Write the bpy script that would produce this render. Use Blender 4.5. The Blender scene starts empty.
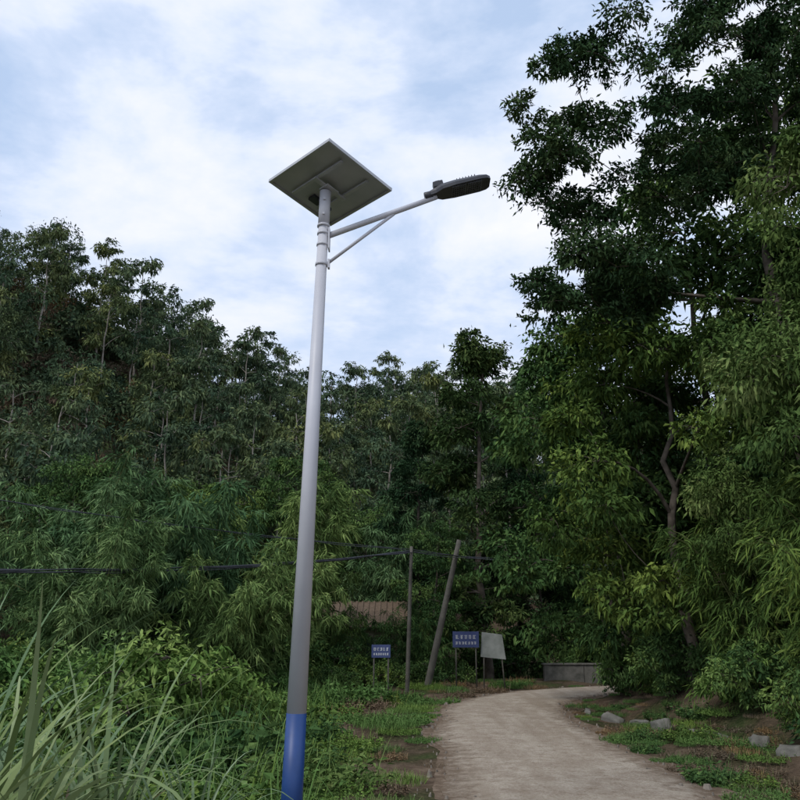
import bpy, math, numpy as np
from mathutils import Vector, Matrix
rng = np.random.default_rng(7)
S = bpy.context.scene
COL = S.collection
S.view_settings.view_transform='Standard'; S.view_settings.look='None'; S.view_settings.exposure=0

# ------------------------------------------------------------ node helpers
def new_mat(name):
    m=bpy.data.materials.new(name); m.use_nodes=True
    nt=m.node_tree; nt.nodes.clear()
    out=nt.nodes.new('ShaderNodeOutputMaterial')
    return m,nt,out
def N(nt,t,**kw):
    n=nt.nodes.new(t)
    for k,v in kw.items():
        if k in n.inputs: n.inputs[k].default_value=v
        else: setattr(n,k,v)
    return n
def ramp(nt,fac,stops):
    r=nt.nodes.new('ShaderNodeValToRGB'); e=r.color_ramp.elements
    while len(e)<len(stops): e.new(0.5)
    for i,(p,c) in enumerate(stops):
        e[i].position=p; e[i].color=(*c,1) if len(c)==3 else c
    nt.links.new(fac,r.inputs[0]); return r.outputs[0]
def mixc(nt,fac,a,b,mode='MIX'):
    m=nt.nodes.new('ShaderNodeMix'); m.data_type='RGBA'; m.blend_type=mode
    for sock,v in ((m.inputs[0],fac),(m.inputs[6],a),(m.inputs[7],b)):
        if hasattr(v,'is_linked'): nt.links.new(v,sock)
        else: sock.default_value = v if isinstance(v,(int,float)) else (*v,1)
    return m.outputs[2]
def noise(nt,vec,scale,detail=5,rough=.55,dist=0):
    n=nt.nodes.new('ShaderNodeTexNoise'); n.inputs['Scale'].default_value=scale
    n.inputs['Detail'].default_value=detail; n.inputs['Roughness'].default_value=rough
    n.inputs['Distortion'].default_value=dist
    if vec is not None: nt.links.new(vec,n.inputs['Vector'])
    return n.outputs['Fac']

def leaf_mat(name,dark,mid,light,trans=0,k=1.0):
    m,nt,out=new_mat(name)
    at=N(nt,'ShaderNodeAttribute',attribute_name='lc')
    sc=lambda c:tuple(q*k for q in c)
    c=ramp(nt,at.outputs['Fac'],[(0,sc(dark)),(.5,sc(mid)),(1,sc(light))])
    oi=N(nt,'ShaderNodeObjectInfo')
    tint=ramp(nt,oi.outputs['Random'],[(0,(.76,.84,.86)),(.5,(1,1,1)),(1,(1.32,1.16,.85))])
    c=mixc(nt,1.0,c,tint,'MULTIPLY')
    p=N(nt,'ShaderNodeBsdfDiffuse');nt.links.new(c,p.inputs['Color'])
    if trans<=0:
        nt.links.new(p.outputs[0],out.inputs[0]); return m
    t=N(nt,'ShaderNodeBsdfTranslucent');nt.links.new(c,t.inputs['Color'])
    mx=N(nt,'ShaderNodeMixShader'); mx.inputs[0].default_value=trans
    nt.links.new(p.outputs[0],mx.inputs[1]); nt.links.new(t.outputs[0],mx.inputs[2])
    nt.links.new(mx.outputs[0],out.inputs[0]); return m
def solid_mat(name,c1,c2,scale=6,rough=.6,metal=0,bump=.0,spec=.5,detail=6):
    m,nt,out=new_mat(name)
    tc=N(nt,'ShaderNodeTexCoord'); f=noise(nt,tc.outputs['Object'],scale,detail)
    c=ramp(nt,f,[(.3,c1),(.7,c2)])
    p=N(nt,'ShaderNodeBsdfPrincipled',Roughness=rough,Metallic=metal)
    p.inputs['Specular IOR Level'].default_value=spec
    nt.links.new(c,p.inputs['Base Color'])
    if bump>0:
        b=N(nt,'ShaderNodeBump',Strength=bump,Distance=.02)
        nt.links.new(noise(nt,tc.outputs['Object'],scale*5,8),b.inputs['Height'])
        nt.links.new(b.outputs[0],p.inputs['Normal'])
    nt.links.new(p.outputs[0],out.inputs[0]); return m
def matte(name,c1,c2,scale):
    m,nt,out=new_mat(name);tc=N(nt,'ShaderNodeTexCoord')
    c=ramp(nt,noise(nt,tc.outputs['Object'],scale,2),[(.3,c1),(.7,c2)])
    p=N(nt,'ShaderNodeBsdfDiffuse');nt.links.new(c,p.inputs['Color']);nt.links.new(p.outputs[0],out.inputs[0]);return m

M_bark=matte('bark',(.07,.06,.05),(.17,.145,.12),5)
M_pale=matte('pale_bark',(.20,.175,.15),(.36,.33,.29),3)
M_culm=matte('bamboo_culm',(.08,.11,.04),(.17,.18,.08),4)
M_broad=leaf_mat('broad_leaves',(.030,.062,.024),(.062,.115,.038),(.13,.195,.058),k=1.25)
M_yel=leaf_mat('light_leaves',(.055,.09,.028),(.11,.16,.045),(.20,.235,.08),k=1.22)
M_tall=leaf_mat('tall_tree_leaves',(.024,.050,.026),(.043,.083,.037),(.08,.12,.052),k=1.1)
M_bamb=leaf_mat('bamboo_leaves',(.050,.096,.042),(.088,.153,.064),(.165,.245,.11),k=1.25)
M_hill=leaf_mat('hazed_hill_leaves',(.050,.080,.050),(.088,.127,.068),(.155,.19,.09),k=1.2)  # distance haze is put into the leaf colour as paler, bluer greens
M_weed=leaf_mat('weed_leaves',(.055,.11,.030),(.10,.18,.052),(.18,.265,.09),k=1.15)
M_reed=leaf_mat('reed_blades',(.11,.17,.08),(.18,.26,.14),(.30,.38,.24),.2)
M_dry=leaf_mat('dry_leaves',(.11,.075,.05),(.19,.14,.095),(.30,.24,.165))

# ------------------------------------------------------------ mesh builder
def nrm(a): return a/np.maximum(np.linalg.norm(a,axis=-1,keepdims=True),1e-9)
class MB:
    def __init__(s): s.v=[];s.f=[];s.m=[];s.c=[];s.n=0
    def add(s,V,F,mi,c):
        V=np.asarray(V,dtype=np.float32);F=np.asarray(F,dtype=np.int64)
        s.v.append(V);s.f.append(F+s.n);s.m.append(np.full(len(F),mi));
        s.c.append(np.broadcast_to(np.asarray(c,dtype=np.float32),(len(V),)).copy()); s.n+=len(V)
    def mesh(s,name,mats,smooth=False):
        V=np.concatenate(s.v);F=np.concatenate(s.f);Mi=np.concatenate(s.m);C=np.concatenate(s.c)
        me=bpy.data.meshes.new(name)
        me.vertices.add(len(V)); me.vertices.foreach_set('co',V.ravel())
        me.loops.add(F.size); me.loops.foreach_set('vertex_index',F.ravel().astype(np.int32))
        me.polygons.add(len(F)); me.polygons.foreach_set('loop_start',np.arange(0,F.size,4,dtype=np.int32))
        try: me.polygons.foreach_set('loop_total',np.full(len(F),4,dtype=np.int32))
        except Exception: pass
        for m in mats: me.materials.append(m)
        me.polygons.foreach_set('material_index',Mi.astype(np.int32))
        me.polygons.foreach_set('use_smooth',(Mi!=0) if not smooth else np.ones(len(F),dtype=bool))
        me.update(calc_edges=True)
        a=me.attributes.new('lc','FLOAT','POINT'); a.data.foreach_set('value',C)
        return me
    def leaves(s,P,D,L,W,c,droop=.15,upb=.8,mi=0):
        n=len(P);D=nrm(D)
        U=nrm(rng.normal(size=(n,3))*.6+np.array([0,0,upb]))
        Sd=nrm(np.cross(D,U)); Nn=np.cross(Sd,D)
        L=np.broadcast_to(L,(n,))[:,None]*rng.uniform(.6,1.3,(n,1)); W=np.broadcast_to(W,(n,))[:,None]*rng.uniform(.8,1.2,(n,1))
        dz=np.array([0,0,-1.])*L*droop
        mid=P+D*L*.42+dz*.25
        V=np.stack([P,mid+Sd*W*.5+Nn*W*.18,P+D*L+dz,mid-Sd*W*.5+Nn*W*.18],1).reshape(-1,3)
        s.add(V,np.arange(n*4).reshape(n,4),mi,np.repeat(np.clip(c,0,1),4))
    def tube(s,pts,rad,sides=6,mi=1,c=.5):
        pts=np.asarray(pts,float);k=len(pts);rad=np.broadcast_to(rad,(k,))
        T=nrm(np.gradient(pts,axis=0))
        ref=np.array([0,0,1.]) if abs(T[0][2])<.8 else np.array([1.,0,0])
        A=nrm(np.cross(T,ref));B=np.cross(T,A)
        th=np.arange(sides)/sides*2*np.pi
        R=pts[:,None]+rad[:,None,None]*(A[:,None]*np.cos(th)[None,:,None]+B[:,None]*np.sin(th)[None,:,None])
        i=np.arange(k-1)[:,None]*sides;j=np.arange(sides)[None];j2=(j+1)%sides
        F=np.stack([i+j,i+sides+j,i+sides+j2,i+j2],-1).reshape(-1,4)
        s.add(R.reshape(-1,3),F,mi,c)
    def blades(s,P,az,L,lean,W,c,seg=6,curl=1.0,mi=0):
        n=len(P);t=np.linspace(0,1,seg+1)
        c=np.broadcast_to(np.asarray(c,float),(n,))
        h=np.stack([np.cos(az),np.sin(az),np.zeros(n)],-1)
        ang=lean[:,None]+curl[:,None]*t[None]**1.6
        dx=np.sin(ang)*L[:,None]/seg;dz=np.cos(ang)*L[:,None]/seg
        X=np.concatenate([np.zeros((n,1)),np.cumsum(dx[:,:-1],1)],1);Z=np.concatenate([np.zeros((n,1)),np.cumsum(dz[:,:-1],1)],1)
        C=P[:,None]+h[:,None]*X[...,None]+np.array([0,0,1.])*Z[...,None]
        tw=rng.uniform(-.5,.5,n);sd=np.stack([-np.sin(az+tw),np.cos(az+tw),np.zeros(n)],-1)
        w=W[:,None]*np.minimum(1,(.35+2.2*t))[None]*(1-t**3)[None]*.5+.0006
        V=np.stack([C-sd[:,None]*w[...,None],C+sd[:,None]*w[...,None]],2).reshape(-1,3)
        b=(np.arange(n)*(seg+1)*2)[:,None]+(np.arange(seg)*2)[None]
        F=np.stack([b,b+1,b+3,b+2],-1).reshape(-1,4)
        s.add(V,F,mi,np.repeat(np.clip(c,0,1),(seg+1)*2))

def obj(name,me,loc=(0,0,0),rz=0,sc=1,parent=None,tilt=0):
    o=bpy.data.objects.new(name,me);COL.objects.link(o)
    o.location=loc;o.rotation_euler=(tilt,0,rz)
    o.scale=(sc,sc,sc) if isinstance(sc,(int,float)) else sc
    if parent: o.parent=parent
    return o
def empty(name,loc=(0,0,0)):
    e=bpy.data.objects.new(name,None);COL.objects.link(e);e.location=loc;e.empty_display_size=.3;return e

# ------------------------------------------------------------ tree generator
def build_tree(name,trunk,r0,clumps,nleaf,L,W,mats,spr=26,flat=.6,droop=.2,branch_r=.35):
    mb=MB();trunk=np.asarray(trunk,float)
    t=np.linspace(0,1,14);tt=np.linspace(0,1,len(trunk))
    tp=np.stack([np.interp(t,tt,trunk[:,i]) for i in range(3)],-1)
    tp[1:-1,:2]+=rng.normal(size=(12,2))*r0*.35
    tr=r0*(1-.8*t); tr[0]*=1.35
    mb.tube(tp,tr,8)
    nodes=list(tp[4:]);nr=list(tr[4:])
    order=np.argsort([np.min(np.linalg.norm(tp-c[0],axis=1)) for c in clumps])
    for ci in order:
        c,r=clumps[ci];c=np.asarray(c,float)
        d=np.array([np.linalg.norm(p-c)+max(0,p[2]-c[2]+.25*np.linalg.norm((p-c)[:2]))*1.2 for p in nodes])
        k=int(np.argmin(d));a=nodes[k];ra=max(.012,min(nr[k]*.6,.02+branch_r*.04*np.linalg.norm(c-a)+.01))
        m=(a+c)/2+np.array([0,0,.12])*np.linalg.norm(c-a)+rng.normal(size=3)*.08*np.linalg.norm(c-a)
        s=np.linspace(0,1,6)[:,None];pp=(1-s)**2*a+2*s*(1-s)*m+s**2*c
        pr=np.linspace(ra,max(.008,ra*.35),6);mb.tube(pp,pr,5)
        for q in (2,3,4,5): nodes.append(pp[q]);nr.append(pr[q])
        dirs=nrm(rng.normal(size=(spr,3))+np.array([0,0,.35]))
        ends=c+dirs*np.array([r,r,r*flat])*rng.uniform(.45,1.1,(spr,1))
        for e in ends[:max(3,spr//5)]:
            mb.tube(np.stack([c,(c+e)/2+np.array([0,0,.05*r]),e]),[.012,.008,.004],3)
        nl=max(1,int(nleaf/spr)); P=np.repeat(ends,nl,0);Dd=np.repeat(dirs,nl,0)
        n=len(P);P=P+rng.normal(size=(n,3))*r*np.array([.17,.17,.10])
        D=nrm(Dd*.7+rng.normal(size=(n,3))*.7+np.array([0,0,-droop]))
        cc=.45+rng.normal()*.20+np.repeat(rng.normal(size=spr)*.13,nl)+rng.normal(size=n)*.13
        mb.leaves(P,D,L,W,cc,droop)
    return mb.mesh(name,mats)

def crown(n,h0,h1,R,cr,prof=lambda t:math.sin(math.pi*min(1,max(0,.12+.8*t)))**.6):
    out=[]
    for i in range(n):
        t=rng.uniform(0,1);z=h0+(h1-h0)*t
        rr=R*prof(t)*rng.uniform(.5,1.12)**.7;a=rng.uniform(0,2*math.pi)
        out.append((np.array([rr*math.cos(a),rr*math.sin(a),z]),cr*rng.uniform(.55,1.3)))
    return out
def sub(m): return [m,M_bark]
T_br=[]
for i in range(3):
    H=[9.5,10.5,9][i]
    T_br.append(build_tree('broadleaf_mesh',[(0,0,-.5),(.2,.1,H*.4),(-.1,.2,H*.9)],.17,
      crown(58,1.3,H,3.1,.88),520,.18,.08,sub(M_broad),spr=22,droop=.3))
T_yl=build_tree('light_tree_mesh',[(0,0,-.5),(.2,.1,4),(-.1,.2,8)],.14,crown(58,1.0,8.6,2.5,.72),600,.135,.055,sub(M_yel),spr=22,droop=.4)
T_dk=build_tree('dark_tree_mesh',[(0,0,-.5),(.3,0,5),(0,.2,12)],.17,
      crown(56,1.5,12.8,2.1,.8,lambda t:(1-t)**.5*.95+.12),420,.22,.08,sub(M_tall),spr=20,flat=.45)
cl=[]
for (x,y,z,r,n) in [(-4.9,0,13.1,.75,5),(-4.7,-.3,15.4,.6,4),(-3.9,.2,15.9,.6,3),(-2.6,0,16.3,.9,4),(-1.1,.3,16.9,1.0,5),(-2.9,-.4,14.3,.85,5),(-4.1,.3,14.2,.6,3),
      (-1.4,.2,14.2,1.1,6),(-3.5,-.2,12.5,.8,5),(-5.0,.2,12.0,.6,3),(-2,0,12.1,1.0,5),(-.2,-.3,15.7,1.1,6),(-.4,0,14,1.2,6),(1.2,.4,16.6,1.2,6),(.9,0,14.4,1.3,7),
      (2.6,0,15,1.3,5),(1.8,-.5,12.4,1.3,6),(-5.6,.1,12.6,.4,3),(0,0,12.4,1.1,5),(1,0,18,1.2,4),
      (-5.5,0,9.5,.40,4),(-4.8,.1,10.2,.55,4),(-4.0,.2,10.0,.65,5),(-3.1,0,9.8,.8,5),(-4.3,.3,9.1,.6,3)]:
    for k in range(n): cl.append((np.array([x,y,z])+rng.normal(size=3)*r*np.array([.7,.9,.42]),rng.uniform(.42,.75)))
T_tall=build_tree('tall_tree_mesh',[(0,0,-1),(.3,0,5),(-.2,.1,10),(.6,0,15.2)],.26,cl,480,.15,.062,sub(M_tall),spr=20,flat=.5,branch_r=.55)
T_h=[]
for i in range(4):
    H=[8.5,7.5,9.5,10.5][i];hb=[3.2,1.8,4.2,5.4][i]
    T_h.append(build_tree('hill_tree_mesh',[(0,0,-1),(.2,.1,H*.5),(.1,0,H*.95)],[.12,.12,.10,.10][i],
       crown([22,26,22,20][i],hb,H,[1.9,2.5,1.6,1.4][i],[.8,.9,.7,.65][i]),140,.31,.115,[M_hill,M_pale],spr=12,droop=.4))
def shrub(name,H,R,n,nl,L,W,mat,droop=.2):
    cls=[]
    for i in range(n):
        a=rng.uniform(0,6.28);r=R*rng.uniform(0,1)**.6;cls.append((np.array([r*math.cos(a),r*math.sin(a),H*rng.uniform(.15,.95)*(1-.5*(r/R)**2)]),R*.36*rng.uniform(.7,1.3)))
    return build_tree(name,[(0,0,-.2),(.03,0,H*.4),(0,0,H*.8)],.03,cls,nl,L,W,[mat,M_bark],spr=16,droop=droop)
T_sh=[shrub('shrub_mesh',1.5,1.1,18,250,.13,.058,M_broad),shrub('shrub_mesh',1.2,1.2,18,270,.14,.05,M_weed,.3)]
T_hs=[shrub('hill_shrub_mesh',2.2,2.4,14,115,.34,.14,M_hill),shrub('hill_shrub_mesh',1.7,2.0,12,110,.30,.08,M_dry)]

def bamboo(name,nc,H,spread,mat,lL=.24,lW=.034,dens=1.0,low=.15,k=8):
    mb=MB()
    for i in range(nc):
        a=rng.uniform(0,6.28);b=rng.uniform(0,.5);base=np.array([b*math.cos(a),b*math.sin(a),-.2])
        h=H*rng.uniform(.6,1.08);ln=spread*rng.uniform(.25,1.15)
        hd=np.array([math.cos(a+rng.normal()*.3),math.sin(a+rng.normal()*.3),0])
        s=np.linspace(0,1,16)[:,None]
        pts=base+hd*ln*s**2.2+np.array([0,0,1])*h*(s-.22*s**4.0*(ln/spread))
        mb.tube(pts,np.linspace(.035,.006,16),5)
        nb=int(40*dens)
        ts=rng.uniform(low,1,nb)**.8
        cshift=rng.normal()*.16
        for t in ts:
            p=np.array([np.interp(t,s[:,0],pts[:,q]) for q in range(3)])
            d=nrm(rng.normal(size=3)*np.array([1,1,.3])+hd*.5+np.array([0,0,.25]))
            bl=rng.uniform(.4,1.1)*(1.15-t*.6)
            q=np.linspace(0,1,4)[:,None];bp=p+d*bl*q+np.array([0,0,-.45])*bl*q**2
            mb.tube(bp[::3],[.006,.003],3)
            for u in range(3):
                e=bp[3-u];n=k
                D=nrm(d*.8+rng.normal(size=(n,3))*.55+np.array([0,0,-.55]))
                mb.leaves(e+rng.normal(size=(n,3))*.05,D,lL,lW,.45+cshift+rng.normal()*.12+rng.normal(size=n)*.14,.35)
    return mb.mesh(name,[mat,M_culm])
T_ba=[bamboo('bamboo_mesh',24,8.0,3.2,M_bamb,.34,.050,.88),bamboo('bamboo_mesh',20,7.0,3.6,M_bamb,.34,.050,.88)]
T_bs=bamboo('small_bamboo_mesh',16,4.2,2.0,M_broad,.24,.034,.8,.05)

def weeds(name,R,n,mat,h,L,W):
    mb=MB()
    k=n//7;r=R*np.sqrt(rng.uniform(0,1,k));a=rng.uniform(0,6.28,k)
    base=np.stack([r*np.cos(a),r*np.sin(a),np.zeros(k)],-1);hh=h*rng.uniform(.2,1,k)*(.6+.4*np.sin(base[:,0]*5)*np.cos(base[:,1]*4))
    lean=rng.normal(size=(k,3))*np.array([.3,.3,0])
    cs=rng.normal(size=k)*.15
    for j in range(7):
        f=(j+1)/7;P=base+np.array([0,0,1])*(hh*f)[:,None]+lean*(hh*f)[:,None]
        D=nrm(rng.normal(size=(k,3))*np.array([1,1,.35])+np.array([0,0,.15]))
        mb.leaves(P,D,L,W,.45+cs+rng.normal(size=k)*.15,.25)
    m=k//3
    az=rng.uniform(0,6.28,m)
    mb.blades(base[:m],az,h*rng.uniform(.5,1.4,m),rng.uniform(.05,.5,m),np.full(m,.012),.6+rng.normal(size=m)*.2,4,rng.uniform(.3,1.3,m))
    return mb.mesh(name,[mat])
T_w=[weeds('weeds_mesh',1.0,2700,M_weed,.5,.10,.052),weeds('weeds_mesh',1.0,2500,M_weed,.28,.075,.036),weeds('weeds_mesh',.9,1600,M_broad,.65,.15,.07),weeds('weeds_mesh',.9,1400,M_yel,.55,.14,.045)]
T_wd=weeds('dry_weeds_mesh',.7,800,M_dry,.3,.10,.03)
def grass(name,R,n,h,mat,w=.008):
    mb=MB();r=R*np.sqrt(rng.uniform(0,1,n));a=rng.uniform(0,6.28,n)
    mb.blades(np.stack([r*np.cos(a),r*np.sin(a),np.zeros(n)-.01],-1),rng.uniform(0,6.28,n),h*rng.uniform(.4,1.2,n),rng.uniform(0,.6,n),np.full(n,w),.5+rng.normal(size=n)*.2,4,rng.uniform(.2,1.4,n))
    return mb.mesh(name,[mat])
T_g=grass('grass_mesh',.9,1000,.24,M_weed,.01)
T_gd=grass('dry_grass_mesh',.6,400,.2,M_dry)
def reed(name,n,h,w,R=.35):
    mb=MB();r=R*np.sqrt(rng.uniform(0,1,n));a=rng.uniform(0,6.28,n)
    mb.blades(np.stack([r*np.cos(a),r*np.sin(a),np.zeros(n)],-1),a+rng.normal(size=n)*.7,h*rng.uniform(.5,1.15,n),rng.uniform(.02,.45,n),w*rng.uniform(.6,1.2,n),.5+rng.normal(size=n)*.22,12,rng.uniform(.8,2.7,n))
    k=n//6
    mb.blades(np.stack([r[:k],a[:k]*0,a[:k]*0],-1),a[:k],h*rng.uniform(.3,.8,k),rng.uniform(.3,.8,k),np.full(k,w*.7),.6,8,rng.uniform(.6,2.2,k),mi=1)
    return mb.mesh(name,[M_reed,M_dry])
T_r=[reed('reed_mesh',46,2.3,.052),reed('reed_mesh',36,2.05,.045)]

# ------------------------------------------------------------ terrain
def ss(a,b,x):
    t=np.clip((x-a)/(b-a),0,1);return t*t*(3-2*t)
road_c=np.array([(1.7,-60),(1.8,-20),(1.9,-5),(2.07,9.5),(2.10,13),(2.16,16.5),(2.42,20),(3.5,23.7),(5.6,26.8),(9,28.8),(13,30),(19,31),(30,31.5),(60,33)],float)
def catmull(P,n=10):
    P=np.vstack([2*P[0]-P[1],P,2*P[-1]-P[-2]]);o=[]
    for i in range(1,len(P)-2):
        for t in np.linspace(0,1,n,endpoint=False):
            a,b,c,d=P[i-1:i+3];o.append(.5*((2*b)+(-a+c)*t+(2*a-5*b+4*c-d)*t*t+(-a+3*b-3*c+d)*t**3))
    o.append(P[-2]);return np.array(o)
RC=catmull(road_c)
def road_d(x,y):
    x=np.asarray(x,float);y=np.asarray(y,float);sh=x.shape
    q=np.stack([x.ravel(),y.ravel()],-1);best=np.full(len(q),1e9)
    for a,b in zip(RC[:-1],RC[1:]):
        ab=b-a;t=np.clip(((q-a)@ab)/(ab@ab),0,1);best=np.minimum(best,np.linalg.norm(q-a-t[:,None]*ab,axis=1))
    return best.reshape(sh)
def crest(x): return np.interp(x,[-60,-34,-19,-10,10,40],[52,60,66,76,86,88])
def H(x,y):
    x=np.asarray(x,float);y=np.asarray(y,float)
    Hm=np.interp(x,[-90,-50,-34,-27,-19,-10,0,14,30,60],[38,34,28.5,26,21.5,18.5,19.5,19,17,16])
    foot=np.interp(x,[-60,-30,-10,0,12,40],[20,27,34,38,42,44]);cr=crest(x)
    h=Hm*(.75*np.clip((y-foot)/(cr-foot),0,1)**1.0+.25*ss(0,1,(y-foot)/(cr-foot)))
    h=h-ss(0,80,y-cr)*6
    bank=np.clip(x-5.3,0,14)*.52*ss(25.5,20,y)*ss(-30,-5,y)
    bumps=.10*np.sin(x*.9+1)*np.cos(y*.7)+.06*np.sin(x*2.3+y*1.7)+ (.6*np.sin(x*.16+y*.1)+.4*np.sin(x*.31-y*.22))*ss(34,50,y)
    left=-.25*ss(-1,-4,x)*ss(30,20,y)
    z=h+bank+bumps+left
    return z*ss(1.6,2.6,road_d(x,y))
def axis(lo,hi,fine_lo,fine_hi,f,g=1.22):
    a=list(np.arange(fine_lo,fine_hi,f));s=f
    while a[-1]<hi: s*=g;a.append(a[-1]+s)
    s=f
    while a[0]>lo: s*=g;a.insert(0,a[0]-s)
    return np.array(a)
xs=axis(-600,600,-36,20,.5);ys=axis(-500,900,4,72,.5)
X,Y=np.meshgrid(xs,ys);Z=H(X,Y)
mb=MB();nx=len(xs);ny=len(ys)
i=np.arange(ny-1)[:,None]*nx+np.arange(nx-1)[None];F=np.stack([i,i+1,i+nx+1,i+nx],-1).reshape(-1,4)
mb.add(np.stack([X,Y,Z],-1).reshape(-1,3),F,0,.5)
m,nt,out=new_mat('ground_soil')
tc=N(nt,'ShaderNodeTexCoord');v=tc.outputs['Object']
n2=noise(nt,v,2.2,5,.7);n3=noise(nt,v,.5,3);n4=noise(nt,v,14,3)
soil=ramp(nt,n2,[(.3,(.06,.044,.032)),(.55,(.13,.095,.068)),(.75,(.22,.17,.125))])
litter=ramp(nt,n4,[(.35,(.03,.030,.017)),(.6,(.08,.065,.04)),(.8,(.17,.125,.075))])
green=ramp(nt,n2,[(.3,(.03,.055,.018)),(.7,(.07,.10,.035))])
g=mixc(nt,ramp(nt,n3,[(.42,(0,0,0)),(.55,(1,1,1))]),soil,litter)
g=mixc(nt,ramp(nt,n3,[(.52,(0,0,0)),(.66,(.7,.7,.7))]),g,green)
sep=N(nt,'ShaderNodeSeparateXYZ');nt.links.new(v,sep.inputs[0])
mr=N(nt,'ShaderNodeMapRange');mr.inputs[1].default_value=3;mr.inputs[2].default_value=8
nt.links.new(sep.outputs[2],mr.inputs[0])
red=ramp(nt,n2,[(.3,(.07,.06,.04)),(.5,(.13,.105,.068)),(.62,(.07,.085,.045)),(.75,(.17,.125,.088))])
g=mixc(nt,mr.outputs[0],g,red)
p=N(nt,'ShaderNodeBsdfDiffuse')
b=N(nt,'ShaderNodeBump',Strength=.9,Distance=.05);nt.links.new(n4,b.inputs['Height'])
nt.links.new(b.outputs[0],p.inputs['Normal']);nt.links.new(g,p.inputs['Color']);nt.links.new(p.outputs[0],out.inputs[0])
obj('ground',mb.mesh('ground',[m],True))

# ------------------------------------------------------------ road
T=nrm(np.gradient(RC,axis=0));Nr=np.stack([T[:,1],-T[:,0]],-1)
d=np.concatenate([[0],np.cumsum(np.linalg.norm(np.diff(RC,axis=0),axis=1))]);u=np.arange(0,d[-1],.12)
C2=np.stack([np.interp(u,d,RC[:,k]) for k in (0,1)],-1);N2=nrm(np.stack([np.interp(u,d,Nr[:,k]) for k in (0,1)],-1))
def edge(seed,a=1,b=1):
    r=np.random.default_rng(seed)
    return np.convolve(r.normal(size=len(u)),np.ones(5)/5,'same')*.05*a+np.convolve(np.convolve(r.normal(size=len(u)),np.ones(25)/25,'same'),np.ones(9)/9,'same')*.45*b
wl=1.40+edge(1);wr=1.42+edge(2)
def strip(name,offL,offR,z,mat,nx=6,crownz=0):
    mb=MB();rows=[];qs=np.linspace(0,1,nx)
    for q in qs:
        o=-offL+(offL+offR)*q;pz=z+crownz*(1-(2*q-1)**4)
        rows.append(np.concatenate([C2+N2*o[:,None],np.full((len(u),1),pz)],1))
    R=np.stack(rows,1);k=len(u);i=(np.arange(k-1)[:,None]*nx+np.arange(nx-1)[None])
    mb.add(R.reshape(-1,3),np.stack([i,i+1,i+nx+1,i+nx],-1).reshape(-1,4),0,np.tile(np.abs(2*qs-1),k))
    return obj(name,mb.mesh(name,[mat],True))
m,nt,out=new_mat('road_dirt')
tc=N(nt,'ShaderNodeTexCoord');v=tc.outputs['Object']
c=ramp(nt,noise(nt,v,4,7,.75),[(.3,(.09,.065,.047)),(.52,(.18,.135,.098)),(.72,(.34,.27,.21))])
p=N(nt,'ShaderNodeBsdfDiffuse')
b=N(nt,'ShaderNodeBump',Strength=.8,Distance=.03);nt.links.new(noise(nt,v,25,5,.7),b.inputs['Height']);nt.links.new(b.outputs[0],p.inputs['Normal'])
nt.links.new(c,p.inputs['Color']);nt.links.new(p.outputs[0],out.inputs[0])
strip('road_shoulder',1.74+edge(3,.6,1.5),1.72+edge(4,.6,1.5),.006,m)
m,nt,out=new_mat('road_surface')
tc=N(nt,'ShaderNodeTexCoord');v=tc.outputs['Object']
c=ramp(nt,noise(nt,v,1.1,6,.62),[(.3,(.36,.295,.23)),(.5,(.47,.40,.32)),(.72,(.58,.51,.42))])
nA=noise(nt,v,5,7,.75)
c=mixc(nt,ramp(nt,nA,[(.46,(0,0,0)),(.68,(.85,.85,.85))]),c,(.27,.205,.15))
n5=noise(nt,v,34,4,.75)
c=mixc(nt,ramp(nt,n5,[(.5,(0,0,0)),(.66,(.6,.6,.6))]),c,(.62,.555,.465))
c=mixc(nt,ramp(nt,n5,[(.34,(.8,.8,.8)),(.44,(0,0,0))]),c,(.22,.175,.13))
mp=N(nt,'ShaderNodeMapping');mp.inputs['Scale'].default_value=(1.6,.10,1);nt.links.new(v,mp.inputs[0])
c=mixc(nt,ramp(nt,noise(nt,mp.outputs[0],1.5,3,.6),[(.45,(0,0,0)),(.65,(.55,.55,.55))]),c,(.33,.265,.20))
# loose soil spread over the slab edges
at=N(nt,'ShaderNodeAttribute',attribute_name='lc')
ad=N(nt,'ShaderNodeMath',operation='ADD');nt.links.new(at.outputs['Fac'],ad.inputs[0])
ml=N(nt,'ShaderNodeMath',operation='MULTIPLY');nt.links.new(nA,ml.inputs[0]);ml.inputs[1].default_value=1.0
nt.links.new(ml.outputs[0],ad.inputs[1])
c=mixc(nt,ramp(nt,N(nt,'ShaderNodeMath',operation='MULTIPLY').outputs[0],[(0,(0,0,0)),(1,(1,1,1))]),c,c) if False else c
hv=N(nt,'ShaderNodeMath',operation='MULTIPLY');nt.links.new(ad.outputs[0],hv.inputs[0]);hv.inputs[1].default_value=.5
c=mixc(nt,ramp(nt,hv.outputs[0],[(.60,(0,0,0)),(.76,(.95,.95,.95))]),c,(.20,.15,.108))
p=N(nt,'ShaderNodeBsdfDiffuse')
b=N(nt,'ShaderNodeBump',Strength=.9,Distance=.05);nt.links.new(noise(nt,v,14,7,.78),b.inputs['Height']);nt.links.new(b.outputs[0],p.inputs['Normal'])
nt.links.new(c,p.inputs['Color']);nt.links.new(p.outputs[0],out.inputs[0])
strip('village_road',wl,wr,.012,m,16,.03)
mb=MB()
sel=rng.integers(0,len(u),2600)
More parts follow.
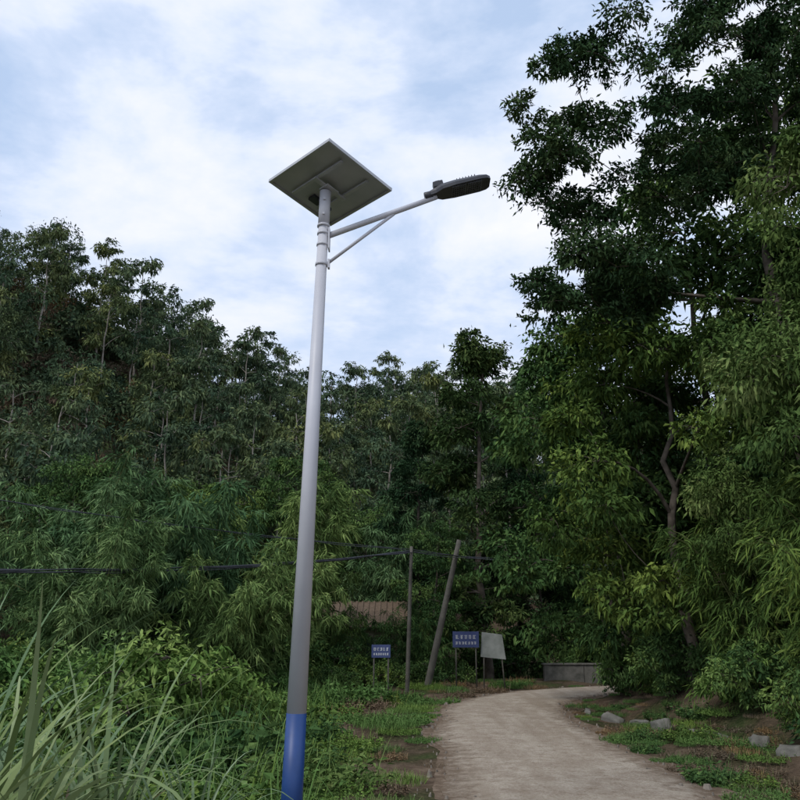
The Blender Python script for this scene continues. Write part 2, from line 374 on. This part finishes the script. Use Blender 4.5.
for k in sel:
    if not 6<C2[k,1]<31: continue
    sgn=rng.choice([-1,1]);o=sgn*((wl[k] if sgn<0 else wr[k])+rng.normal()*.18+.04)
    pz=C2[k]+N2[k]*o;r=rng.uniform(.006,.024)*(1+(rng.random()<.04)*2)
    th=np.arange(6)/6*6.283+rng.random();ring=np.stack([np.cos(th)*r,np.sin(th)*r,np.zeros(6)],-1)*rng.uniform(.75,1.25,(6,1))
    lo=ring+[pz[0],pz[1],.0];hi=ring*.62+[pz[0],pz[1],.022+r*.8]
    V=np.vstack([lo,hi]);F=[(j,(j+1)%6,6+(j+1)%6,6+j) for j in range(6)]+[(6,7,8,9),(6,9,10,11)]
    mb.add(V,F,0,.5)
M_rock=matte('rock',(.14,.125,.105),(.32,.28,.235),9)
obj('loose_stones',mb.mesh('loose_stones',[M_rock]))

# ------------------------------------------------------------ hard-surface helpers
def bm_obj(name,fn,mats,parent=None,bevel=0,smooth=False):
    import bmesh
    bm=bmesh.new();fn(bm)
    me=bpy.data.meshes.new(name);bm.to_mesh(me);bm.free()
    for mm in mats: me.materials.append(mm)
    if smooth:
        for pl in me.polygons: pl.use_smooth=True
    o=bpy.data.objects.new(name,me);COL.objects.link(o)
    if parent:o.parent=parent
    if bevel>0:
        md=o.modifiers.new('bev','BEVEL');md.width=bevel;md.segments=2
    return o
def box(bm,c,s,rot=None,mi=0,taper=1):
    import bmesh
    r=bmesh.ops.create_cube(bm,size=1)
    for vv in r['verts']:
        t=taper if vv.co.z>0 else 1
        vv.co=Vector((vv.co.x*s[0]*t,vv.co.y*s[1]*t,vv.co.z*s[2]))
    Mx=Matrix.Translation(c)@(rot.to_4x4() if rot is not None else Matrix.Identity(4))
    bmesh.ops.transform(bm,matrix=Mx,verts=r['verts'])
    fs=set(f for vv in r['verts'] for f in vv.link_faces)
    for f in fs:f.material_index=mi
def cyl(bm,a,b,r1,r2,seg=20,mi=0):
    import bmesh
    a=Vector(a);b=Vector(b);dd=b-a
    r=bmesh.ops.create_cone(bm,cap_ends=True,segments=seg,radius1=r1,radius2=r2,depth=dd.length)
    q=Vector((0,0,1)).rotation_difference(dd.normalized())
    bmesh.ops.transform(bm,matrix=Matrix.Translation((a+b)/2)@q.to_matrix().to_4x4(),verts=r['verts'])
    for f in set(f for vv in r['verts'] for f in vv.link_faces):
        f.material_index=mi; f.smooth=len(f.verts)==4

# ------------------------------------------------------------ solar street lamp
M_paint=solid_mat('pole_paint',(.50,.51,.56),(.61,.62,.67),1.6,.45)
M_blue=solid_mat('blue_paint',(.010,.045,.17),(.020,.068,.24),4,.45)
M_galv=solid_mat('galvanised',(.38,.40,.42),(.50,.51,.53),8,.45,.3)
M_dark=solid_mat('lamp_dark',(.022,.025,.034),(.04,.044,.055),8,.45)
M_lens=solid_mat('lamp_lens',(.07,.08,.10),(.11,.12,.15),8,.25)
M_back=solid_mat('panel_backsheet',(.32,.35,.36),(.42,.45,.46),3,.5)
M_alu=solid_mat('panel_frame',(.36,.37,.39),(.45,.46,.48),6,.4,.4)
M_cell=solid_mat('panel_cells',(.01,.013,.04),(.02,.03,.07),30,.1)
M_conc=solid_mat('old_concrete',(.10,.10,.085),(.22,.21,.185),4,.9,bump=.6)
lamp=empty('solar_street_lamp',(-.86,7,0))
def L3(x,y,z): return Vector((x+.86,y-7,z))
Pb=Vector((-.876,7,-.2));Pt=Vector((-.735,7,5.96))
def pp(z): t=(z+.2)/6.16;return Pb.lerp(Pt,t)
def pr(z): return .089-(.089-.046)*(z/5.9)
def f(bm):
    a=pp(1.09);b=pp(5.60);cyl(bm,L3(*a),L3(*b),pr(1.09),pr(5.6),40)
bm_obj('pole_shaft',f,[M_paint],lamp)
def f(bm):
    a=pp(-.1);b=pp(1.09);cyl(bm,L3(*a),L3(*b),pr(0)+.001,pr(1.09)+.0015,40)
    box(bm,L3(*pp(.03)),(.34,.34,.025),mi=1)
    for sx in(-1,1):
        for sy in(-1,1): q=L3(*pp(.05));cyl(bm,q+Vector((sx*.13,sy*.13,0)),q+Vector((sx*.13,sy*.13,.06)),.012,.012,8,1)
bm_obj('blue_base',f,[M_blue,M_galv],lamp)
def f(bm):
    cyl(bm,L3(*pp(5.53)),L3(*pp(5.90)),.055,.055,32)
    cyl(bm,L3(*pp(5.515)),L3(*pp(5.535)),.062,.062,32)
    for zz in(5.63,5.79):
        q=L3(*pp(zz));cyl(bm,q+Vector((0,-.075,0)),q+Vector((0,-.05,0)),.012,.012,6)
bm_obj('top_sleeve',f,[M_paint],lamp)
cL=Vector((-1.335,7,6.02));cR=Vector((-.075,7,5.89));cN=Vector((-.63,6.42,6.075));cF=Vector((-.741,7.6,5.87))
ctr=(cL+cR+cN+cF)/4
ux=((cR-cN)+(cF-cL)).normalized();uy=((cF-cR)+(cL-cN)).normalized();nz=ux.cross(uy).normalized()
if nz.z<0:nz=-nz
uy=nz.cross(ux);sx=((cR-cN).length+(cF-cL).length)/2;sy=((cF-cR).length+(cL-cN).length)/2
R=Matrix((ux,uy,nz)).transposed();pc=L3(*ctr)+nz*.02
def W(a,b,c): return pc+R@Vector((a,b,c))
def f(bm):
    t=.035
    box(bm,W(0,0,.008),(sx-.02,sy-.02,.004),R,0)
    box(bm,W(0,0,.0125),(sx-.022,sy-.022,.004),R,2)
    for s in(-1,1):
        box(bm,W(s*(sx/2-.0125),0,0),(.025,sy,t),R,1)
        box(bm,W(0,s*(sy/2-.0125),0),(sx-.052,.0245,t-.002),R,1)
bm_obj('solar_panel',f,[M_back,M_alu,M_cell],lamp)
def f(bm):
    for s in(-.17,.17): box(bm,W(s,0,-.028),(.03,sy*.8,.022),R)
    box(bm,W(0,0,-.05),(.40,.045,.02),R)
    box(bm,W(0,0,-.07),(.15,.12,.018),R)
    box(bm,W(.05,sy*.30,-.012),(.12,.09,.03),R,1)
bm_obj('panel_bracket',f,[M_galv,M_dark],lamp)
mbc=MB();q0=np.array(W(.05,sy*.27,-.03));q1=np.array(W(.0,.1,-.12));q2=np.array(L3(*pp(5.7)))+np.array([.06,.0,0])
s=np.linspace(0,1,12)[:,None];mbc.tube((1-s)**2*q0+2*s*(1-s)*(q1+np.array([.12,0,-.1]))+s**2*q2,.006,6,mi=0)
obj('panel_cable',mbc.mesh('panel_cable',[M_dark],True),parent=lamp)
a0=Vector((-.70,7,5.42));a1=Vector((.36,6.97,5.83))
def f(bm):
    cyl(bm,L3(*a0),L3(*a1),.030,.026,20)
    box(bm,L3(*pp(5.38))+Vector((.062,0,0)),(.014,.10,.22))
    cyl(bm,L3(*pp(5.31)),L3(*pp(5.335)),.058,.058,28);cyl(bm,L3(*pp(5.43)),L3(*pp(5.455)),.058,.058,28)
bm_obj('lamp_arm',f,[M_paint],lamp)
def f(bm):
    cyl(bm,L3(-.70,7,5.125),L3(-.06,6.985,5.65),.016,.016,14)
    cyl(bm,L3(*pp(5.10)),L3(*pp(5.13)),.060,.060,28)
    box(bm,L3(*pp(5.12))+Vector((.07,0,0)),(.02,.05,.09))
bm_obj('arm_brace',f,[M_paint],lamp)
hx=Vector((.965,-.02,.25)).normalized();hy=Vector((0,0,1)).cross(hx).normalized();hz=hx.cross(hy)
RH=Matrix((hx,hy,hz)).transposed();hc=L3(.59,6.96,5.92)
def Hh(a,b,c):return hc+RH@Vector((a,b,c))
def f(bm):
    import bmesh
    prof=[(-.30,.045,.03),(-.24,.06,.045),(-.18,.105,.05),(-.05,.125,.05),(.20,.125,.042),(.27,.11,.034),(.30,.075,.025)]
    rings=[]
    for x,w,h in prof:
        ring=[]
        for (yy,zz) in [(-w,-.02),(-w,.012),(-w*.75,h),(w*.75,h),(w,.012),(w,-.02)]: ring.append(bm.verts.new(Hh(x,yy,zz)))
        rings.append(ring)
    for r1,r2 in zip(rings[:-1],rings[1:]):
        for k in range(6): bm.faces.new((r1[k],r1[(k+1)%6],r2[(k+1)%6],r2[k]))
    bm.faces.new(rings[0]);bm.faces.new(rings[-1][::-1])
    bmesh.ops.recalc_face_normals(bm,faces=bm.faces)
    for k in range(7): box(bm,Hh(-.02+.03*k,0,.055),(.006,.17,.02),RH)
bm_obj('lamp_head',f,[M_dark],lamp)
def f(bm):
    for k in range(2):
        box(bm,Hh(-.02+.16*k,0,-.024),(.145,.20,.010),RH,0)
        for i in range(6):
            for j in range(5): box(bm,Hh(-.075+.16*k+.022*i,-.07+.035*j,-.032),(.013,.018,.008),RH,1)
bm_obj('led_module',f,[M_lens,M_dark],lamp)
def f(bm):
    box(bm,Hh(-.20,0,.085),(.10,.09,.06),RH);box(bm,Hh(-.20,0,.12),(.05,.05,.02),RH)
    cyl(bm,Hh(-.36,0,0),Hh(-.28,0,0),.042,.042,20)
bm_obj('sensor_box',f,[M_dark],lamp,.006)

# ------------------------------------------------------------ signs, poles, wires, wall, house
M_sblue=solid_mat('sign_blue',(.04,.06,.17),(.06,.085,.22),3,.5)
M_white=solid_mat('sign_white',(.55,.57,.6),(.7,.71,.73),5,.5)
M_grey=solid_mat('sign_weathered',(.16,.18,.16),(.34,.36,.34),2.5,.7)
M_wood=solid_mat('weathered_pole',(.07,.066,.055),(.14,.13,.11),4,.9,bump=.5)
def sign(name,x,y,z0,w,h,rz,board,marks,post=M_grey,tilt=0):
    g=float(H(x,y));e=empty(name,(x,y,g));e.rotation_euler=(0,0,rz)
    def f(bm):
        for s in(-1,1): cyl(bm,(s*w*.38,.03,-.2),(s*w*.38,.03,z0+h*.8),.022,.022,10)
    bm_obj('posts',f,[post],e)
    R2=Matrix.Rotation(tilt,3,'Y')
    bm_obj('board',lambda bm:box(bm,(0,0,z0+h/2),(w,.025,h),R2),[board],e,.004)
    if marks:
        r=np.random.default_rng(marks)
        def f(bm):
            for row,(zc,chh,n) in enumerate([(h*.66,h*.24,5),(h*.28,h*.16,7)]):
                cw=w*.82/n
                for i in range(n):
                    cx=-w*.41+cw*(i+.5)
                    for k in range(3): box(bm,(cx+r.uniform(-.1,.1)*cw,-.0145,z0+zc+chh*(k-1)*.42),(cw*r.uniform(.4,.7),.004,.012))
                    for k in range(2): box(bm,(cx+r.uniform(-.28,.28)*cw,-.0165,z0+zc),(.012,.004,chh*r.uniform(.7,1)))
        bm_obj('lettering',f,[M_white],e)
    return e
sign('road_sign',2.15,27.3,1.25,.86,.50,.05,M_sblue,5,M_wood)
def notice(x,y):
    g=float(H(x,y));e=empty('notice_board',(x,y,g));e.rotation_euler=(0,0,-.15)
    def f(bm):
        vs=[bm.verts.new(p) for p in [(-.42,-.012,1.08),(.40,-.012,1.0),(.30,-.012,1.78),(-.36,-.012,1.86),(-.42,.012,1.08),(.40,.012,1.0),(.30,.012,1.78),(-.36,.012,1.86)]]
        for q in [(0,1,2,3),(7,6,5,4),(0,4,5,1),(1,5,6,2),(2,6,7,3),(3,7,4,0)]: bm.faces.new([vs[i] for i in q])
    bm_obj('board',f,[M_grey],e)
    def f(bm):
        cyl(bm,(-.34,.035,-.2),(-.30,.035,1.7),.022,.022,10);cyl(bm,(.36,.04,-.2),(.22,.035,1.7),.022,.022,10)
    bm_obj('posts',f,[M_wood],e)
notice(3.05,27.4)
sign('direction_sign',-.52,23.0,1.15,.52,.34,-.05,M_sblue,9,M_wood)
def upole(name,a,b,r1,r2):
    g=float(H(a[0],a[1]))
    mb=MB();s=np.linspace(0,1,8)[:,None];A=np.array([0,0,-.4]);B=np.array(b,float)-np.array([a[0],a[1],0])
    P=A+(B-A)*s;P=np.vstack([P,P[-1]+(B-A)*.0015]);mb.tube(P,np.append(np.linspace(r1,r2,8),.004),12,mi=0)
    return obj(name,mb.mesh(name,[M_wood],True),(a[0],a[1],g))
upole('utility_pole',(.2,25.5),(.36,25.5,4.35),.07,.05)
upole('leaning_pole',(.75,26.5),(1.95,26.6,4.6),.12,.075)
def cable(name,a,b,sag,r,strands=1):
    mb=MB();a=np.array(a,float);b=np.array(b,float);s=np.linspace(0,1,50)[:,None]
    for k in range(strands):
        off=rng.normal(size=3)*.05*(k>0);sg=sag*(1+.18*rng.normal()*(k>0))
        P=a+(b-a)*s+off;P[:,2]-=sg*4*(s*(1-s))[:,0];P[:,2]+=.02*np.sin(s[:,0]*40+k)*(k>0)
        mb.tube(P,r,5,mi=0)
    return obj(name,mb.mesh(name,[M_dark],True))
cable('overhead_cable',(-14,15.0,3.15),(.34,25.5,4.25),.42,.014,5)
cable('overhead_cable',(.34,25.5,4.25),(16,36,5),.4,.012,3)
cable('overhead_cable',(-16,19,5.9),(.34,25.5,4.3),.25,.011,2)
def f(bm):
    for k in range(3): box(bm,(k*1.6-1.6,0,.30),(1.58,.22,.80))
    box(bm,(0,0,.735),(4.85,.30,.065))
o=bm_obj('concrete_wall',f,[M_conc],None,.012);o.location=(8.0,33.2,float(H(8.0,33.2))-.05);o.rotation_euler=(0,0,.08)
kb=empty('edge_stones',(0,0,0))
for k,(x,y,s) in enumerate([(4.62,18.6,.85),(4.80,17.2,.6),(4.86,16.0,.95),(5.02,15.0,.7),(5.12,14.0,.95),(5.34,12.9,.9),(5.38,11.9,.7),(5.6,11.0,.9),(4.3,19.6,.5),(4.5,14.6,.35),(4.95,13.3,.4)]):
    def f(bm):
        import bmesh
        box(bm,(0,0,0),(.28*s,(.5+.35*rng.uniform())*s,.24*s),taper=.85)
        bmesh.ops.subdivide_edges(bm,edges=bm.edges[:],cuts=3,use_grid_fill=True)
        for vv in bm.verts: vv.co+=Vector(rng.normal(size=3)*.014)
        bmesh.ops.smooth_vert(bm,verts=bm.verts,factor=.4,use_axis_x=True,use_axis_y=True,use_axis_z=True)
    o=bm_obj('stone_%d'%k,f,[M_conc],kb,0,True);o.location=(x,y,float(H(x,y))+.06*s);o.rotation_euler=(rng.normal()*.12,rng.normal()*.15,.1+rng.normal()*.3)
hs=empty('village_house',(-2.3,33.5,float(H(-2.3,33.5))));
M_wall=solid_mat('house_plaster',(.36,.32,.21),(.54,.49,.35),2,.9);M_roof=solid_mat('roof_tiles',(.10,.07,.045),(.17,.12,.08),9,.9,bump=.6);M_glass=solid_mat('window_glass',(.03,.04,.05),(.05,.06,.07),5,.1)
bm_obj('walls',lambda bm:box(bm,(0,0,.85),(4.6,3.6,2.3)),[M_wall],hs)
def f(bm):
    for s in(-1,1): box(bm,(0,s*1.05,2.40),(5.2,2.45,.09),Matrix.Rotation(-s*.42,3,'X'))
    for k in range(22):
        for s in(-1,1): box(bm,(-2.5+k*.235,s*1.05,2.465),(.07,2.4,.05),Matrix.Rotation(-s*.42,3,'X'))
bm_obj('roof',f,[M_roof],hs)
def f(bm):
    for x in(-1.4,1.3): box(bm,(x,-1.815,1.1),(.8,.03,.8))
bm_obj('windows',f,[M_glass],hs)
def f(bm):
    for x in(-1.4,1.3):
        for s in(-1,1): box(bm,(x+s*.43,-1.83,1.1),(.06,.07,.92));box(bm,(x,-1.83,1.1+s*.43),(.8,.07,.06))
        box(bm,(x,-1.84,1.1),(.04,.05,.8))
bm_obj('window_frames',f,[M_wood],hs)
bm_obj('door',lambda bm:box(bm,(0,-1.82,.75),(.8,.06,1.75)),[M_wood],hs,.01)

# ------------------------------------------------------------ vegetation placement
def Hz(x,y): return float(H(x,y))
def place(name,me,x,y,sc=1,rz=None,dz=0,parent=None,tilt=0):
    return obj(name,me,(x,y,Hz(x,y)+dz),rng.uniform(0,6.28) if rz is None else rz,sc,parent,tilt)
place('tall_spreading_tree',T_tall,8.8,17,1.0,0,-2.0)
for k,(x,y,s) in enumerate([(6.0,22.4,1.02),(8.8,21.8,1.25),(6.5,18.6,.93),(9.6,16.2,.9),(12.2,20,1.38),(13,14.5,1.0),(12,10.5,.8)]):
    place('broadleaf_tree',T_br[k%3],x,y,s)
for (x,y,s) in [(8.5,12.8,1.02),(10.2,9.6,.85),(7.8,15.4,.72)]: place('light_green_tree',T_yl,x,y,s)
for (x,y,s) in [(6.7,15.8,.9),(7.3,13.2,.95),(6.6,20.2,.8),(8.0,11.0,1.0),(7.4,9.4,.85)]:
    place('bamboo_thicket',T_bs,x,y,s)
sp=empty('bank_shrubs')
for k in range(38):
    y=rng.uniform(8,22.5);x=5.8+rng.uniform(0,1)**1.4*2.4
    place('shrub_%d'%k,T_sh[int(rng.random()<.2)],x,y,rng.uniform(.4,.9),parent=sp)
for (x,y,s,t) in [(3.5,33.5,1.13,T_dk),(.9,36,.86,T_dk),(5.4,38,.9,T_dk),(8.4,39,.9,T_dk),(12,38,1.0,T_dk)]:
    place('dark_evergreen_tree',t,x,y,s)
for k,(x,y,s) in enumerate([(1.4,31.8,.55),(6.2,35.8,.6),(9.5,36.5,.7),(13.5,35.5,.8),(17,30,1.0),(18,25,1),
        (-4.8,38,.85),(-9,36,.85),(-13.5,33.5,.85),(-19,30,.8),(-1.5,38.5,.8)]):
    place('broadleaf_tree',T_br[(k+1)%3],x,y,s)
for k,(x,y,s) in enumerate([(-9.2,24,.95),(-6.2,25.8,1.05),(-3.9,27.5,.98),(-12.8,22.5,.85),(-7.6,20.5,.70),(-4.4,22.0,.70),(-.6,36.2,1.0),(-10.5,28.5,1.1)]):
    place('bamboo_clump',T_ba[k%2],x,y,s)
for (x,y,s) in [(-2.7,29.3,.8),(.5,31.0,.8),(-1.2,30.6,.55)]: place('bamboo_thicket',T_bs,x,y,s)
mg=empty('midground_shrubs')
for i in range(110):
    x=rng.uniform(-15,1.2);y=rng.uniform(17,30)
    if x<-y*.52-2 or road_d(x,y)<2.0 or (-2.2<x) or (x>-2.9 and y<24.5): continue
    place('shrub_%d'%i,T_sh[int(rng.random()<.4)],x,y,rng.uniform(.6,1.25),parent=mg)
for (x,y,s) in [(-2.1,26,.6),(-1.1,27.2,.75),(-.2,28.4,.6),(.9,29,.6),(1.7,30.2,.7),(-1.6,24.7,.4)]:
    place('leafy_bush',T_sh[0],x,y,s)
for (x,y,s) in [(-4.1,14,1.35),(-5.3,15.5,1.3),(-3.2,15,1.0),(-7.5,14,1.2),(-8.5,17,1.5)]:
    place('leafy_bush',T_sh[1],x,y,s)
for (x,y,s) in [(8.2,34.2,.9),(9.6,34.3,.8),(7.2,34.5,.7),(10.6,34.4,.8)]: place('yellow_green_bush',T_sh[1],x,y,s,dz=.3)
ff=empty('far_bank_shrubs')
for i in range(22):
    x=rng.uniform(3,18);y=rng.uniform(34.4,38)
    place('shrub_%d'%i,T_sh[0],x,y,rng.uniform(.8,1.5),parent=ff)
ug=empty('undergrowth')
yy=6.4
while yy<24:
    xx=-yy*.5-1.2
    while xx<1.2:
        x=xx+rng.uniform(-.45,.45);y=yy+rng.uniform(-.35,.35);xx+=.95
        rd=float(road_d(x,y))
        if rd<1.9+rng.uniform(0,.35): continue
        r=rng.random()
        if rd<3.0: t=T_g if r<.4 else (T_wd if r<.5 else T_w[1]);s=rng.uniform(.35,.75)
        else: t=T_w[0] if r<.33 else (T_w[2] if r<.5 else (T_w[3] if r<.68 else T_w[1]));s=rng.uniform(.65,1.4)
        if (-1.9<x<-.5 and 17.0<y<21) or (r>.95): t=T_wd;s*=.8
        place('weeds',t,x,y,s,parent=ug)
    yy+=.85
vg=empty('verge_grass')
for i in range(180):
    y=rng.uniform(8,26);x=rng.uniform(3.5,6.0)+max(0,y-20)*.9
    dd=float(road_d(x,y))
    if dd<1.6: continue
    r=rng.random();t=T_g if r<.16 else (T_wd if r<.5 else (T_gd if r<.74 else (T_w[1] if r<.86 else T_w[2])))
    place('tuft',t,x,y,rng.uniform(.2,.5),parent=vg)
for i in range(150):
    k=int(rng.integers(0,len(u)))
    if not 7<C2[k,1]<29: continue
    sgn=rng.choice([-1,1]);o=sgn*(1.55+rng.uniform(0,.4));q=C2[k]+N2[k]*o
    place('tuft_edge',[T_g,T_w[1],T_gd][i%3],float(q[0]),float(q[1]),rng.uniform(.10,.32),parent=vg)
for i in range(70):
    x=rng.uniform(.3,5);y=rng.uniform(24,31)
    if road_d(x,y)<1.7: continue
    place('tuft_far',[T_wd,T_gd,T_g,T_w[1]][i%4],x,y,rng.uniform(.4,.8),parent=vg)
for (x,y,s,k) in [(-2.35,5.2,.95,0),(-2.9,5.8,1.02,1),(-1.75,4.9,.62,1),(-3.4,6.6,1.1,0),(-2.2,6.6,.78,0),(-4.1,7.4,1.12,1),(-2.6,4.6,.92,1),(-1.5,6.4,.5,0),(-2.75,7.3,.9,1)]:
    place('silvergrass_clump',T_r[k],x,y,s)
hf=empty('hill_forest')
gy=22.;cnt=0
while gy<96:
    gx=-66.
    while gx<48:
        x=gx+rng.uniform(-1.8,1.8);y=gy+rng.uniform(-1.6,1.6);z=Hz(x,y)
        vis=abs(x)<y*.60+4 and y<float(crest(x))+5
        if z>2.0 and vis and (y>36 or x<-18):
            left=x<-13
            bare=math.sin(x*.25+1.3)+math.sin(y*.3+x*.12)
            if left and bare>.7 and y<float(crest(x))-8:
                if rng.random()<.4: place('tree_%d'%cnt,T_h[3],x,y,rng.uniform(.8,1.05),parent=hf)
            elif not (left and rng.random()<.05):
                t=T_h[rng.integers(4)] if not left else T_h[[0,3,2,1,1][rng.integers(5)]]
                place('tree_%d'%cnt,t,x,y,rng.uniform(.75,1.15),parent=hf)
            ns=4 if left and y>40 else (2 if left else 1)
            for q in range(ns):
                if rng.random()<.9:
                    dry=rng.random()<((.6 if bare>.3 else .36) if left else .12)
                    place('shrub_%d_%d'%(cnt,q),T_hs[1 if dry else 0],x+rng.uniform(-2,2),y+rng.uniform(-2,2),rng.uniform(.75,1.3),parent=hf)
            cnt+=1
        gx+=3.8
    gy+=3.7

# ------------------------------------------------------------ light
el=math.radians(50);az=math.radians(-135)
w=bpy.data.worlds.new('World');S.world=w;w.use_nodes=True;nt=w.node_tree;nt.nodes.clear()
out=nt.nodes.new('ShaderNodeOutputWorld')
sky=nt.nodes.new('ShaderNodeTexSky');sky.sky_type='NISHITA';sky.sun_disc=False;sky.sun_elevation=el;sky.sun_rotation=az
b1=N(nt,'ShaderNodeBackground',Strength=.15);nt.links.new(sky.outputs[0],b1.inputs[0])
tc=nt.nodes.new('ShaderNodeTexCoord')
mp=N(nt,'ShaderNodeMapping');mp.inputs['Scale'].default_value=(1,1,2.0);mp.inputs['Location'].default_value=(1.1,.4,.75);nt.links.new(tc.outputs['Generated'],mp.inputs[0]);cv=mp.outputs[0]
cov=noise(nt,cv,3.1,6,.60,.15)
fac=ramp(nt,cov,[(.34,(.78,.78,.78)),(.50,(1,1,1))])
cc=ramp(nt,cov,[(.34,(.52,.66,.90)),(.45,(.62,.72,.91)),(.55,(.76,.81,.93)),(.66,(.87,.88,.95)),(.80,(.72,.75,.85))])
b2=N(nt,'ShaderNodeBackground',Strength=1.13);nt.links.new(cc,b2.inputs[0])
mx=nt.nodes.new('ShaderNodeMixShader');nt.links.new(fac,mx.inputs[0]);nt.links.new(b1.outputs[0],mx.inputs[1]);nt.links.new(b2.outputs[0],mx.inputs[2])
nt.links.new(mx.outputs[0],out.inputs[0])
sd=bpy.data.lights.new('sun','SUN');sd.energy=1.5;sd.angle=math.radians(15);sd.color=(1,.95,.88)
so=bpy.data.objects.new('sun',sd);COL.objects.link(so)
dirv=Vector((math.sin(az)*math.cos(el),math.cos(az)*math.cos(el),math.sin(el)))
so.rotation_euler=dirv.to_track_quat('Z','Y').to_euler();so.location=(0,0,60)

cd=bpy.data.cameras.new('camera');cd.lens=36;cd.sensor_width=36;cd.clip_end=3000
co=bpy.data.objects.new('camera',cd);COL.objects.link(co);co.location=(0,0,1.7);co.rotation_euler=(math.radians(106.4),0,0)
S.camera=co
